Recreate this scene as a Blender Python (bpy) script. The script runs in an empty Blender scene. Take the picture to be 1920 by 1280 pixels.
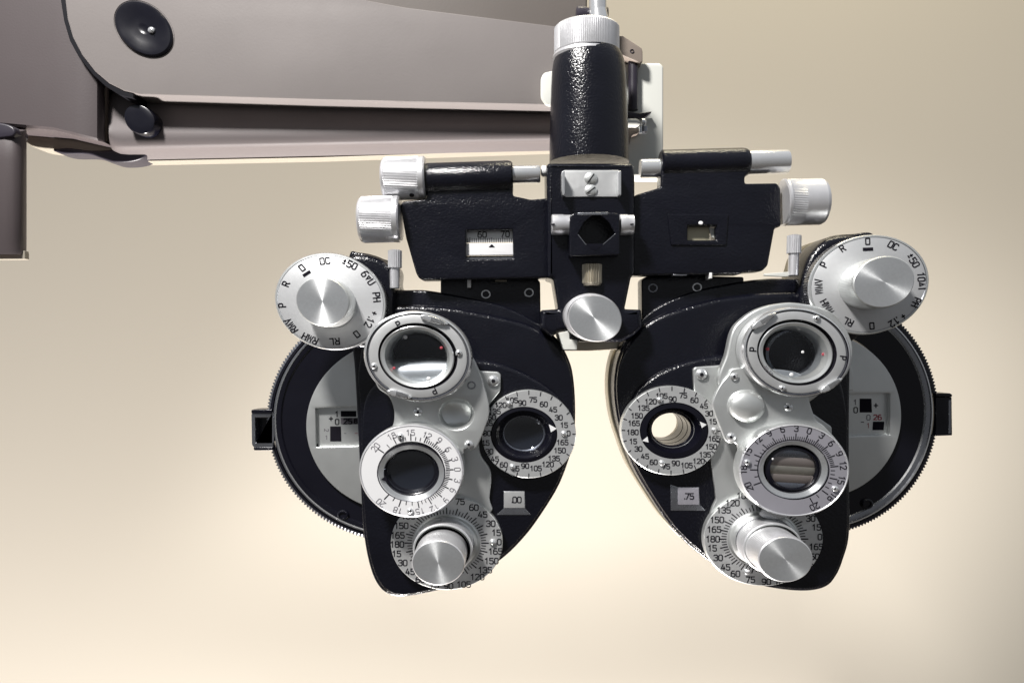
import bpy, bmesh, math, random
from mathutils import Vector, Matrix
random.seed(4)
S = 0.00025            # metres per picture unit on the front plane of the instrument
F = 1400.0             # camera distance in the same units
sc = bpy.context.scene
PI = math.pi

# ------------------------------------------------------------------ camera, world, lamps, exposure
cam = bpy.data.objects.new('camera', bpy.data.cameras.new('camera'))
sc.collection.objects.link(cam)
cam.location = (0, -F * S, 0)
cam.rotation_euler = (PI / 2, 0, 0)
cam.data.sensor_width = 36
cam.data.lens = 36 * F / 1920
cam.data.clip_start = 0.01
cam.data.clip_end = 50
sc.camera = cam

world = bpy.data.worlds.new('World'); sc.world = world; world.use_nodes = True
wn, wl = world.node_tree.nodes, world.node_tree.links
bg = wn['Background']
tc = wn.new('ShaderNodeTexCoord'); sx = wn.new('ShaderNodeSeparateXYZ'); cr = wn.new('ShaderNodeValToRGB')
mr = wn.new('ShaderNodeMapRange')
wl.new(tc.outputs['Generated'], sx.inputs[0]); wl.new(sx.outputs['Z'], mr.inputs[0])
mr.inputs[1].default_value = -1; mr.inputs[2].default_value = 1
wl.new(mr.outputs[0], cr.inputs[0]); wl.new(cr.outputs[0], bg.inputs[0])
cr.color_ramp.elements[0].position = 0.25; cr.color_ramp.elements[0].color = (0.20, 0.18, 0.16, 1)
cr.color_ramp.elements[1].position = 0.80; cr.color_ramp.elements[1].color = (0.62, 0.66, 0.72, 1)
my = wn.new('ShaderNodeMapRange'); my.inputs[1].default_value = -1; my.inputs[2].default_value = .6; my.inputs[3].default_value = .36; my.inputs[4].default_value = .72
wl.new(sx.outputs['Y'], my.inputs[0]); wl.new(my.outputs[0], bg.inputs[1])


def lamp(name, kind, loc, target, energy, color, size=0.1, **kw):
    d = bpy.data.lights.new(name, kind); o = bpy.data.objects.new(name, d); sc.collection.objects.link(o)
    o.location = loc
    o.rotation_euler = (Vector(target) - Vector(loc)).to_track_quat('-Z', 'Y').to_euler()
    d.energy = energy; d.color = color
    if kind == 'AREA':
        d.shape = 'RECTANGLE'; d.size = size; d.size_y = kw.get('size_y', size)
        if 'spread' in kw: d.spread = kw['spread']
    if kind == 'SPOT':
        d.spot_size = kw['cone']; d.spot_blend = kw.get('blend', 1); d.shadow_soft_size = size
    return o


lamp('exam_lamp', 'SPOT', (-0.36, -0.52, 0.74), (0.0, 0, 0.0), 68, (1.0, 0.97, 0.94), 0.07, cone=math.radians(58), blend=.75)
lamp('wall_fill_below', 'SPOT', (-0.46, 0.24, -2.00), (-0.235, 0.55, -0.02), 565, (1.0, 0.945, 0.91), 0.14, cone=math.radians(51.5), blend=.24)  # unseen fill added to brighten the lower wall; its cone edge dims one corner
lamp('wall_fill_above', 'AREA', (0.30, 0.20, 1.20), (0.20, 0.55, 0.15), 6.4, (1.0, 0.90, 0.66), 0.5, size_y=0.2)  # unseen warm fill added to brighten the upper wall


sc.view_settings.view_transform = 'Standard'; sc.view_settings.look = 'None'
sc.view_settings.exposure = 0; sc.view_settings.gamma = 1
sc.render.engine = 'CYCLES'
sc.cycles.use_denoising = True
sc.cycles.max_bounces = 8
sc.cycles.sample_clamp_indirect = 6
sc.cycles.caustics_reflective = False; sc.cycles.caustics_refractive = False


# ------------------------------------------------------------------ materials
def mat(name, col, rough=.5, metal=0., spec=.5, noise=None, bump=None, coat=0, aniso=0, alpha=None):
    m = bpy.data.materials.new(name); m.use_nodes = True
    n, l = m.node_tree.nodes, m.node_tree.links
    p = n['Principled BSDF']
    p.inputs['Base Color'].default_value = (*col, 1); p.inputs['Roughness'].default_value = rough
    p.inputs['Metallic'].default_value = metal; p.inputs['Specular IOR Level'].default_value = spec
    p.inputs['Coat Weight'].default_value = coat; p.inputs['Coat Roughness'].default_value = .12
    t = n.new('ShaderNodeTexCoord')
    if noise:      # (scale, amount, roughness amount)
        tx = n.new('ShaderNodeTexNoise'); tx.inputs['Scale'].default_value = noise[0]; tx.inputs['Detail'].default_value = 5
        l.new(t.outputs['Object'], tx.inputs['Vector'])
        mx = n.new('ShaderNodeMix'); mx.data_type = 'RGBA'
        a = noise[1]
        mx.inputs[6].default_value = (*[c * (1 - a) for c in col], 1); mx.inputs[7].default_value = (*[min(1, c * (1 + a)) for c in col], 1)
        l.new(tx.outputs['Fac'], mx.inputs[0]); l.new(mx.outputs[2], p.inputs['Base Color'])
        if len(noise) > 2:
            q = n.new('ShaderNodeMapRange'); q.inputs[3].default_value = max(0.02, rough - noise[2]); q.inputs[4].default_value = rough + noise[2]
            tz = n.new('ShaderNodeTexNoise'); tz.inputs['Scale'].default_value = noise[0] * 2.3; tz.inputs['Detail'].default_value = 6
            l.new(t.outputs['Object'], tz.inputs['Vector']); l.new(tz.outputs['Fac'], q.inputs[0]); l.new(q.outputs[0], p.inputs['Roughness'])
    if bump:       # (scale, distance in metres, strength)
        tb = n.new('ShaderNodeTexNoise'); tb.inputs['Scale'].default_value = bump[0]; tb.inputs['Detail'].default_value = 2
        l.new(t.outputs['Object'], tb.inputs['Vector'])
        b = n.new('ShaderNodeBump'); b.inputs['Distance'].default_value = bump[1]; b.inputs['Strength'].default_value = bump[2]
        l.new(tb.outputs['Fac'], b.inputs['Height']); l.new(b.outputs[0], p.inputs['Normal'])
        if coat: l.new(b.outputs[0], p.inputs['Coat Normal'])
    if aniso:
        p.inputs['Anisotropic'].default_value = aniso; p.inputs['Anisotropic Rotation'].default_value = .25
        tg = n.new('ShaderNodeTangent'); tg.direction_type = 'RADIAL'; tg.axis = 'Y'
        l.new(tg.outputs[0], p.inputs['Tangent'])
    return m


M = {}
M['black'] = mat('black hammered enamel', (.0045, .0048, .009), .20, 0, .5, bump=(1150, .00030, .8), noise=(60, .3, .10))
M['gloss'] = mat('black gloss enamel', (.0055, .0055, .010), .22, 0, .4, noise=(40, .4, .1))
M['satin'] = mat('satin chrome plate', (.74, .76, .75), .36, .76, .5, noise=(90, .07, .06), bump=(2600, .00002, .3))
M['face'] = mat('engraved dial metal', (.70, .71, .71), .42, .65, .5, noise=(240, .08, .06))
M['white'] = mat('white lacquered dial', (.93, .93, .94), .38, .15, .5, noise=(80, .03, .05))
M['lilac'] = mat('shaded grey dial', (.47, .46, .51), .42, .5, .5, noise=(80, .05, .06))  # shade on the right dial put into a greyer copy of the white
M['chrome'] = mat('polished chrome', (.84, .85, .86), .2, .78, .5, noise=(200, .06, .05))
M['knurl'] = mat('knurled nickel', (.80, .80, .82), .34, .66, .5, noise=(300, .08, .06))
M['brushed'] = mat('turned aluminium', (.82, .84, .85), .38, .82, .5, aniso=.85, noise=(900, .09, .12))
M['dialface'] = mat('spun dial aluminium', (.70, .71, .72), .52, .6, .5, aniso=.35, noise=(400, .04, .05))
M['steel'] = mat('grey steel', (.33, .34, .37), .28, .9, .5, noise=(200, .1, .1))
M['dark'] = mat('dark void', (.006, .006, .009), .6, 0, .2)
M['ink'] = mat('black engraving ink', (.010, .009, .014), .8, 0, .1)
M['fadedink'] = mat('faded grey ink', (.16, .15, .17), .6, 0, .3)
M['red'] = mat('red engraving ink', (.40, .07, .09), .5, 0, .3)
M['paint'] = mat('white index paint', (.85, .85, .85), .5, 0, .3)
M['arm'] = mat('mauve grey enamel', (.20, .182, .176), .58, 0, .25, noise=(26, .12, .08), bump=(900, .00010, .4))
M['armdark'] = mat('shaded plum grey', (.074, .060, .062), .5, 0, .4, noise=(25, .08, .05), bump=(1100, .00007, .4))  # darker copy of the arm grey; light falloff to the left put into it
M['armtop'] = mat('darker cover grey', (.125, .11, .10), .55, 0, .25, noise=(26, .1, .06), bump=(900, .0001, .3))  # darker copy of the arm grey, sets the cover off from the bar
M['armlow'] = mat('darker mauve grey', (.135, .118, .118), .55, 0, .3, noise=(22, .1, .06), bump=(900, .0001, .3))  # darker copy of the arm grey for the lower bar
M['tan'] = mat('tan slider insert', (.62, .58, .42), .45, .2, .4, noise=(120, .15))
M['cream'] = mat('cream enamel and bounce tint', (.30, .27, .22), .5, 0, .4, noise=(30, .05, .03))
M['beige'] = mat('beige anodised back shell', (.34, .31, .23), .35, .6, .5, noise=(60, .06))
M['ivory'] = mat('ivory painted casting', (.72, .73, .68), .42, 0, .5, noise=(30, .04, .05))
M['bracket'] = mat('taupe bracket enamel', (.24, .20, .17), .45, 0, .4, noise=(60, .1, .05))
M['rubber'] = mat('dark rubber', (.028, .024, .035), .38, 0, .45, noise=(80, .3))
M['brass'] = mat('aged nickel brass', (.55, .50, .40), .4, .9, .5, noise=(200, .15, .08))
M['wall'] = mat('cream wall paint', (.80, .74, .63), .85, 0, .2, noise=(2.2, .025), bump=(300, .0002, .12))
M['slot'] = mat('shadowed screw slot', (.05, .05, .05), .4, .8)
M['bronze'] = mat('bronze reflection stripe', (.42, .35, .30), .4, .7, noise=(40, .2))  # for the reflection stripes modelled behind the right lens

g = bpy.data.materials.new('dark coated lens glass'); g.use_nodes = True
p = g.node_tree.nodes['Principled BSDF']
p.inputs['Base Color'].default_value = (.012, .014, .02, 1); p.inputs['Roughness'].default_value = .04
p.inputs['Coat Weight'].default_value = .6; p.inputs['Coat Roughness'].default_value = .02
M['lens'] = g
g = bpy.data.materials.new('clear lens glass'); g.use_nodes = True
n, l = g.node_tree.nodes, g.node_tree.links; n.clear()
o_ = n.new('ShaderNodeOutputMaterial'); mx = n.new('ShaderNodeMixShader'); tr = n.new('ShaderNodeBsdfTransparent'); gl = n.new('ShaderNodeBsdfGlossy'); fr = n.new('ShaderNodeLayerWeight'); pw_ = n.new('ShaderNodeMath'); pw_.operation = 'POWER'; pw_.inputs[1].default_value = 4; ad_ = n.new('ShaderNodeMath'); ad_.inputs[1].default_value = .05
tr.inputs[0].default_value = (.86, .88, .92, 1); gl.inputs['Roughness'].default_value = .03; fr.inputs[0].default_value = .5; l.new(fr.outputs['Facing'], pw_.inputs[0]); l.new(pw_.outputs[0], ad_.inputs[0])
l.new(ad_.outputs[0], mx.inputs[0]); l.new(tr.outputs[0], mx.inputs[1]); l.new(gl.outputs[0], mx.inputs[2]); l.new(mx.outputs[0], o_.inputs[0])
M['glass'] = g


# ------------------------------------------------------------------ geometry helpers
def U(u, v, h):
    """picture position at height h above the front plane -> true plane coordinates"""
    k = (F - h) / F
    return (960 + (u - 960) * k, 640 + (v - 640) * k)


def W(x, y, h):
    return Vector(((x - 960) * S, -h * S, (640 - y) * S))


class MB:
    def __init__(s): s.v = []; s.f = []; s.mats = []

    def mi(s, m):
        if m not in s.mats: s.mats.append(m)
        return s.mats.index(m)

    def poly(s, pts, m):
        b = len(s.v); s.v += [tuple(p) for p in pts]; s.f.append((tuple(range(b, b + len(pts))), s.mi(m)))

    def grid(s, rings, m, closed=True):
        """rings: list of equally long point lists; m: one material or one per ring gap"""
        b = len(s.v); n = len(rings[0])
        for r in rings: s.v += [tuple(p) for p in r]
        for i in range(len(rings) - 1):
            k = s.mi(m[i] if isinstance(m, (list, tuple)) else m)
            for j in range(n if closed else n - 1):
                j2 = (j + 1) % n
                s.f.append(((b + i * n + j, b + i * n + j2, b + (i + 1) * n + j2, b + (i + 1) * n + j), k))
        return b, n

    def build(s, name, parent=None, angle=32, label=None, solid=True):
        me = bpy.data.meshes.new(name)
        me.from_pydata([W(*p) for p in s.v], [], [f[0] for f in s.f])
        for m in s.mats: me.materials.append(M[m])
        me.polygons.foreach_set('material_index', [f[1] for f in s.f])
        bm = bmesh.new(); bm.from_mesh(me)
        bmesh.ops.remove_doubles(bm, verts=bm.verts, dist=2e-7)
        if solid: bmesh.ops.recalc_face_normals(bm, faces=bm.faces)
        bm.to_mesh(me); bm.free()
        me.polygons.foreach_set('use_smooth', [True] * len(me.polygons))
        me.set_sharp_from_angle(angle=math.radians(angle))
        me.update()
        o = bpy.data.objects.new(name, me); sc.collection.objects.link(o)
        if parent: o.parent = parent
        if label: o['label'] = label
        return o


def dial(u, v, h, rx, ry, b=0):
    """frame of a round part: seen centre, height of its front, seen half-axes, skew"""
    k = (F - h) / F; c = U(u, v, h)
    return ((c[0], c[1], h), (rx * k, b * k, 0), (b * k, ry * k, 0), (0, 0, 1))


def lathe(mb, fr, prof, m, n=96, teeth=0, amp=0, knurl=(), cap0=False, cap1=False, a0=0.):
    """prof: (radius in half-axes, height offset); knurl: indices of profile points whose radius is toothed"""
    o, e1, e2, ax = fr
    if teeth: n = teeth * 4
    rings = []
    for i, (r, z) in enumerate(prof):
        ring = []
        for j in range(n):
            a = a0 + 2 * PI * j / n
            rr = r + (amp if (i in knurl and j % 4 in (0, 1)) else 0)
            c, s_ = math.cos(a) * rr, math.sin(a) * rr
            ring.append(tuple(o[q] + e1[q] * c + e2[q] * s_ + ax[q] * z for q in range(3)))
        rings.append(ring)
    mb.grid(rings, m)
    ml = m if isinstance(m, (list, tuple)) else [m] * (len(prof) - 1)
    if cap0: mb.poly(rings[0], ml[0])
    if cap1: mb.poly(rings[-1], ml[-1])


def hfr(u, v, h, r, ang=0, ry=None):
    """frame for a cylinder lying along the picture's x: axis starts at (u,v), tilt in degrees"""
    c = U(u, v, h); a = math.radians(ang); r2 = ry or r
    return ((c[0], c[1], h), (0, 0, r), (math.sin(a) * r2, math.cos(a) * r2, 0), (math.cos(a), -math.sin(a), 0))


def vfr(u, v, h, rx, rh=None, ang=0):
    """upright cylinder, axis runs down the picture"""
    c = U(u, v, h); a = math.radians(ang)
    return ((c[0], c[1], h), (math.cos(a) * rx, -math.sin(a) * rx, 0), (0, 0, rh or rx), (math.sin(a), math.cos(a), 0))


def L(pts, h): return [U(u, v, h) for u, v in pts]


def ell(u, v, rx, ry, h, n=72, b=0):
    k = (F - h) / F; c = U(u, v, h)
    return [(c[0] + k * (rx * math.cos(2 * PI * i / n) + b * math.sin(2 * PI * i / n)), c[1] + k * (b * math.cos(2 * PI * i / n) + ry * math.sin(2 * PI * i / n))) for i in range(n)]


def smooth(pts, k=6, keep=()):
    """closed Catmull-Rom through the points; indices in keep stay as corners"""
    n = len(pts); out = []
    for i in range(n):
        p0, p1, p2, p3 = pts[i - 1], pts[i], pts[(i + 1) % n], pts[(i + 2) % n]
        if i in keep: p0 = p1
        if (i + 1) % n in keep: p3 = p2
        d = math.hypot(p2[0] - p1[0], p2[1] - p1[1])
        kk = max(1, min(k, int(d / 4)))
        for q in range(kk):
            t = q / kk
            out.append(tuple(.5 * (2 * p1[a] + (p2[a] - p0[a]) * t + (2 * p0[a] - 5 * p1[a] + 4 * p2[a] - p3[a]) * t * t + (3 * p1[a] - p0[a] - 3 * p2[a] + p3[a]) * t ** 3) for a in (0, 1)))
    return out


def rnd(pts, r, k=4):
    """round every corner of a polygon by r"""
    out = []; n = len(pts)
    for i in range(n):
        p0, p, p1 = Vector(pts[i - 1]), Vector(pts[i]), Vector(pts[(i + 1) % n])
        rr = r[i] if isinstance(r, (list, tuple)) else r
        d0, d1 = (p0 - p), (p1 - p); q = min(rr, d0.length * .45, d1.length * .45)
        a, b = p + d0.normalized() * q, p + d1.normalized() * q
        if q < .3: out.append(tuple(p)); continue
        for j in range(k + 1):
            t = j / k; out.append(tuple(a * (1 - t) ** 2 + p * 2 * t * (1 - t) + b * t * t))
    return out


def plate(mb, loops, h0, h1, bev, m, res=3):
    """flat plate with holes: loops in true plane coordinates, filled between h0 and h1, edges rounded by bev"""
    cu = bpy.data.curves.new('tmp', 'CURVE'); cu.dimensions = '2D'; cu.fill_mode = 'BOTH'
    for lp in loops:
        sp = cu.splines.new('POLY'); sp.points.add(len(lp) - 1); sp.use_cyclic_u = True
        for pt, (x, y) in zip(sp.points, lp): pt.co = (x, y, 0, 1)
    cu.extrude = max(0.01, (h1 - h0) / 2 - bev); cu.bevel_depth = bev; cu.bevel_resolution = res; cu.offset = -bev
    ob = bpy.data.objects.new('tmp', cu); me = ob.to_mesh()
    b = len(mb.v); mid = (h0 + h1) / 2; k = mb.mi(m)
    mb.v += [(v.co.x, v.co.y, v.co.z + mid) for v in me.vertices]
    mb.f += [(tuple(b + i for i in f.vertices), k) for f in me.polygons]
    ob.to_mesh_clear(); bpy.data.objects.remove(ob); bpy.data.curves.remove(cu)


def plate2(mb, loop, holes, h0, h1, bf, m):
    """like plate, but the rounding width bf(x, y) changes along the edge"""
    n = len(loop); ar = sum(loop[i - 1][0] * loop[i][1] - loop[i][0] * loop[i - 1][1] for i in range(n)); sg = 1 if ar > 0 else -1
    nr = []
    for i in range(n):
        t = Vector(loop[(i + 1) % n]) - Vector(loop[i - 1]); t.normalize(); nr.append((-t.y * sg, t.x * sg))
    bs = [bf(*p) for p in loop]
    rings = [[(p[0], p[1], h0) for p in loop]]
    for k_ in range(6):
        a = k_ / 5 * PI / 2
        rings.append([(p[0] + q[0] * b * (1 - math.cos(a)), p[1] + q[1] * b * (1 - math.cos(a)), h1 - b * .95 + b * .95 * math.sin(a)) for p, q, b in zip(loop, nr, bs)])
    mb.grid(rings, m)
    cu = bpy.data.curves.new('tmp', 'CURVE'); cu.dimensions = '2D'; cu.fill_mode = 'BOTH'
    for lp in [[(p[0], p[1]) for p in rings[-1]]] + holes:
        sp = cu.splines.new('POLY'); sp.points.add(len(lp) - 1); sp.use_cyclic_u = True
        for pt, (x, y) in zip(sp.points, lp): pt.co = (x, y, 0, 1)
    ob = bpy.data.objects.new('tmp', cu); me = ob.to_mesh(); b = len(mb.v); k = mb.mi(m)
    mb.v += [(v.co.x, v.co.y, h1) for v in me.vertices]; mb.f += [(tuple(b + i for i in f.vertices), k) for f in me.polygons]
    ob.to_mesh_clear(); bpy.data.objects.remove(ob); bpy.data.curves.remove(cu)


def box(mb, u0, v0, u1, v1, h0, h1, m, bev=0.6, r=0):
    plate(mb, [rnd(L([(u0, v0), (u1, v0), (u1, v1), (u0, v1)], h1), r) if r else L([(u0, v0), (u1, v0), (u1, v1), (u0, v1)], h1)], h0, h1, bev, m, 2)


def flat(mb, pts, h, m): mb.poly([(*U(u, v, h), h) for u, v in pts], m)


G = {}


def _g():
    c = .24
    O = [(c, 0), (1 - c, 0), (1, c * .6), (1, 1 - c * .6), (1 - c, 1), (c, 1), (0, 1 - c * .6), (0, c * .6), (c, 0)]
    G['0'] = [O]; G['O'] = [[(0.08, 0), (.92, 0), (1, .06), (1, .94), (.92, 1), (.08, 1), (0, .94), (0, .06), (.08, 0)]]
    G['1'] = [[(.2, .78), (.6, 1), (.6, 0)]]
    G['2'] = [[(0, .84), (.2, 1), (.8, 1), (1, .85), (1, .66), (0, 0), (1, 0)]]
    G['3'] = [[(0, .86), (.2, 1), (.8, 1), (1, .86), (1, .66), (.8, .53), (.4, .53)], [(.8, .53), (1, .4), (1, .14), (.8, 0), (.2, 0), (0, .14)]]
    G['4'] = [[(.5, 1), (0, .28), (1, .28)], [(.74, .6), (.74, 0)]]
    G['5'] = [[(.95, 1), (.05, 1), (.05, .58), (.8, .58), (1, .44), (1, .14), (.8, 0), (.2, 0), (0, .12)]]
    G['6'] = [[(.85, 1), (.3, 1), (0, .7), (0, .14), (.2, 0), (.8, 0), (1, .14), (1, .44), (.8, .58), (.05, .58)]]
    G['7'] = [[(0, 1), (1, 1), (.35, 0)]]
    G['8'] = [[(.2, .54), (.05, .66), (.05, .88), (.22, 1), (.78, 1), (.95, .88), (.95, .66), (.8, .54), (.2, .54), (0, .4), (0, .14), (.2, 0), (.8, 0), (1, .14), (1, .4), (.8, .54)]]
    G['9'] = [[(.15, 0), (.7, 0), (1, .3), (1, .86), (.8, 1), (.2, 1), (0, .86), (0, .56), (.2, .42), (.95, .42)]]
    G['C'] = [[(1, .84), (.85, 1), (.15, 1), (0, .86), (0, .14), (.15, 0), (.85, 0), (1, .16)]]
    G['R'] = [[(0, 0), (0, 1), (.75, 1), (.95, .86), (.95, .64), (.75, .5), (0, .5)], [(.5, .5), (1, 0)]]
    G['P'] = [[(0, 0), (0, 1), (.75, 1), (.95, .86), (.95, .58), (.75, .44), (0, .44)]]
    G['M'] = [[(0, 0), (.12, 1), (.55, .1), (.98, 1), (1.1, 0)]]
    G['W'] = [[(0, 1), (.2, 0), (.55, .9), (.9, 0), (1.1, 1)]]
    G['V'] = [[(0, 1), (.5, 0), (1, 1)]]
    G['H'] = [[(0, 0), (0, 1)], [(1, 0), (1, 1)], [(0, .5), (1, .5)]]
    G['L'] = [[(.1, 1), (.1, 0), (.95, 0)]]
    G['U'] = [[(0, 1), (0, .14), (.2, 0), (.8, 0), (1, .14), (1, 1)]]
    G['I'] = [[(.5, 0), (.5, 1)]]
    G['t'] = [[(.1, .2), (.5, .85), (.9, .2), (.1, .2)]]
    G['v'] = [[(.1, .8), (.5, .2), (.9, .8), (.1, .8)]]
    G['+'] = [[(.1, .5), (.9, .5)], [(.5, .22), (.5, .78)]]
    G['q'] = [[(.2, .7), (.8, .7)], [(.5, .48), (.5, .92)], [(.2, .25), (.8, .25)]]
    G['-'] = [[(.1, .5), (.9, .5)]]
    G['.'] = [[(.65, 0), (.65, .12)]]


_g()


def ribbon(mb, pts, w, h, m):
    closed = pts[0] == pts[-1] and len(pts) > 2
    if closed: pts = pts[:-1]
    n = len(pts); lf, rt = [], []
    for i in range(n):
        p = Vector(pts[i])
        d0 = (p - Vector(pts[i - 1])).normalized() if (i or closed) else None
        d1 = (Vector(pts[(i + 1) % n]) - p).normalized() if (i < n - 1 or closed) else None
        if d0 is None: d0 = d1; p = p - d1 * w * .35
        if d1 is None: d1 = d0; p = p + d0 * w * .35
        t = (d0 + d1)
        t = t.normalized() if t.length > .05 else d0
        nr = Vector((-t.y, t.x)); c = max(.45, abs(nr.dot(Vector((-d0.y, d0.x)))))
        lf.append(p + nr * w / 2 / c); rt.append(p - nr * w / 2 / c)
    if closed: lf.append(lf[0]); rt.append(rt[0])
    mb.grid([[(a.x, a.y, h) for a in lf], [(a.x, a.y, h) for a in rt]], m, closed=False)


def text(mb, u, v, h, s, size=11, rot=0, sx=1.12, w=1.8, m='ink', asp=.58, gap=.24):
    k = (F - h) / F; c = U(u, v, h); cw = asp * size; r = math.radians(rot)
    adv = {'1': .8, '.': .55, 'M': 1.1, 'W': 1.1, 'I': .55}
    tot = sum(cw * adv.get(ch, 1) for ch in s) + gap * size * (len(s) - 1)
    x0 = -tot / 2
    for ch in s:
        if ch in G:
            for st in G[ch]:
                q = []
                for a, b in st:
                    off = -.2 if ch == '1' else (-.22 if ch == 'I' else 0)
                    lx = x0 + (a + off) * cw; ly = -(b - .5) * size
                    X = lx * math.cos(r) - ly * math.sin(r); Y = lx * math.sin(r) + ly * math.cos(r)
                    q.append((c[0] + X * k * sx, c[1] + Y * k))
                if st[0] == st[-1]: q[-1] = q[0]
                ribbon(mb, q, w * k, h, m)
        x0 += cw * adv.get(ch, 1) + gap * size


def out_rot(u, v, cu, cv): return math.degrees(math.atan2((u - cu) / 1.12, -(v - cv)))


def line(mb, u0, v0, u1, v1, h, w, m='ink'): ribbon(mb, [U(u0, v0, h), U(u1, v1, h)], w, h, m)


def screw(parent, u, v, h, r, kind='slot', ang=30, name='screw', m='chrome', hz=.55):
    mb = MB(); fr = dial(u, v, h, r * 1.1, r)
    if kind == 'ring':
        lathe(mb, fr, [(1, -3), (1, 0), (.92, 1), (.74, 1), (.66, 0), (.62, -3)], m, 28, cap0=True)
        lathe(mb, dial(u, v, h - 2, r * .68, r * .62), [(1, 0), (.5, .3), (.0, .35)], 'dark', 20)
    else:
        prof = [(1.0, -2), (1.0, 0), (.97, r * .12)] + [(math.cos(t), r * .12 + r * hz * math.sin(t)) for t in (.35, .65, .95, 1.2, 1.4)] + [(.02, r * .12 + r * hz)]
        lathe(mb, fr, prof, m, 24, cap0=True)
        hh = h + r * (hz + .14)
        if kind == 'slot':
            a = math.radians(ang); q = r * .82
            line(mb, u - q * math.cos(a) * 1.1, v - q * math.sin(a), u + q * math.cos(a) * 1.1, v + q * math.sin(a), hh, r * .2, 'slot')
        if kind == 'hex':
            mb.poly([(*U(u + r * .36 * math.cos(i * PI / 3), v + r * .33 * math.sin(i * PI / 3), hh), hh) for i in range(6)], 'dark')
    return mb.build(name, parent)


def empty(name, loc, label, cat):
    o = bpy.data.objects.new(name, None); sc.collection.objects.link(o); o.empty_display_size = .01
    o['label'] = label; o['category'] = cat
    return o


# ------------------------------------------------------------------ the wall behind
WH = -2200
mb = MB(); k = 12
mb.grid([[(-6000 + i * 1200, y, WH + 0.0) for i in range(k)] for y in (-5000, -2000, 500, 3500, 6500)], 'wall', closed=False)
o = mb.build('wall', solid=False); o['kind'] = 'structure'; o['label'] = 'plain cream painted wall behind the eye testing instrument'
o.data.flip_normals() if o.data.polygons[0].normal.y > 0 else None

# ------------------------------------------------------------------ instrument arm, upper left
arm = empty('instrument_arm', None, 'mauve grey two-bar support arm reaching in at upper left behind the optical instrument', 'support arm')
HA = -95
mb = MB()
plate(mb, [L([(122, -260), (122, 0), (126, 35), (136, 70), (154, 104), (178, 134), (204, 156), (232, 170), (262, 177),
              (600, 187), (830, 192), (1062, 197), (1062, 52), (760, 14), (640, -8), (640, -60), (122, -60)][1:], HA)], HA - 90, HA, 2.5, 'arm')
beam = mb.build('upper_bar', arm)
mb = MB()
plate(mb, [L([(640, -58), (1101, -58), (1101, 60), (1060, 190), (640, 100)], HA - 14)], HA - 120, HA - 14, 5, 'armtop')
mb.build('bar_back_cover', arm)
mb = MB()
plate(mb, [L([(114, -60), (114, 2), (120, 40), (131, 77), (149, 109), (174, 140), (198, 162), (222, 177), (250, 184), (250, -60)], HA - 3)], HA - 100, HA - 3, 1, 'dark')
mb.build('seam', arm)
# lower bar: rounded front
mb = MB()
hb = HA - 54
prof = []
top, bot = 168, 284
for i in range(13):
    t = i / 12; prof.append((t, hb - 6 * (1 - math.sin(PI * min(1, .15 + t * .9)))))


def lowbar(u, vt, vb, back):
    pts = []
    sec = [(0, -14), (.12, -8), (.25, -6), (.4, -5), (.52, -3), (.58, 2), (.68, 6), (.8, 7), (.88, 4), (.93, -2), (.97, -12), (1, -24)]
    for t, dh in sec:
        hh = hb + dh; v = vt + (vb - vt) * t
        pts.append((*U(u, v, hh), hh))
    hh = hb - 50; a = U(u, vb, hb)
    pts.append((a[0], a[1] + 3, hh)); b = U(u, vt, hb); pts.append((b[0], b[1], hh))
    return pts


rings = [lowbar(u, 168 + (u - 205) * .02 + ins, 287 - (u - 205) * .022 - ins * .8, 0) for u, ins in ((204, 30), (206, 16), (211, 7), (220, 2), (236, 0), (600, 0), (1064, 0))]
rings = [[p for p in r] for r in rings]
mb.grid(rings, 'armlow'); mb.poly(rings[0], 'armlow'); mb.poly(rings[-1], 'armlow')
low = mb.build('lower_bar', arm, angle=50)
# underside of the lower bar, wall bounce put into its cream colour
mb = MB()
plate(mb, [rnd([(x, y) for x, y in L([(214, 270), (1064, 262), (1064, 280), (600, 296), (262, 303), (222, 297)], HA - 112)], 2)], HA - 150, HA - 112, 2, 'cream')
mb.build('bar_underside', arm)
# shoulder block
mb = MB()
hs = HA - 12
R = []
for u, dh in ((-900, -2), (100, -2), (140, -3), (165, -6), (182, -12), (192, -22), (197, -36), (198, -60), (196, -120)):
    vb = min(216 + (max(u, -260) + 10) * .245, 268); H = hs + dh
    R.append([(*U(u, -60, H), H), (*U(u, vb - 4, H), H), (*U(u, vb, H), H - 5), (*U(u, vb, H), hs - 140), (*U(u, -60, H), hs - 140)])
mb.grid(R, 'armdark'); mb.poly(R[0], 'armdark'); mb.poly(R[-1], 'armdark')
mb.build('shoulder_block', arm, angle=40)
mb = MB()
hq = HA - 90
plate(mb, [smooth(L([(-60, 205), (28, 222), (110, 248), (192, 262), (226, 268), (214, 281), (160, 284), (110, 281), (58, 274), (28, 250), (-60, 235)], hq), 4)], hq - 60, hq, 3, 'cream')  # lighter than the block, wall bounce put into the cream colour
mb.build('shoulder_underside', arm)
mb = MB()
plate(mb, [smooth(L([(98, 281), (125, 277), (160, 281), (195, 283), (235, 276), (274, 285), (268, 296), (245, 303), (214, 304), (190, 297), (165, 289), (120, 288)], hq + 4), 4)], hq - 50, hq + 4, 4, 'rubber')
mb.build('pivot_knob', arm)
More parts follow.
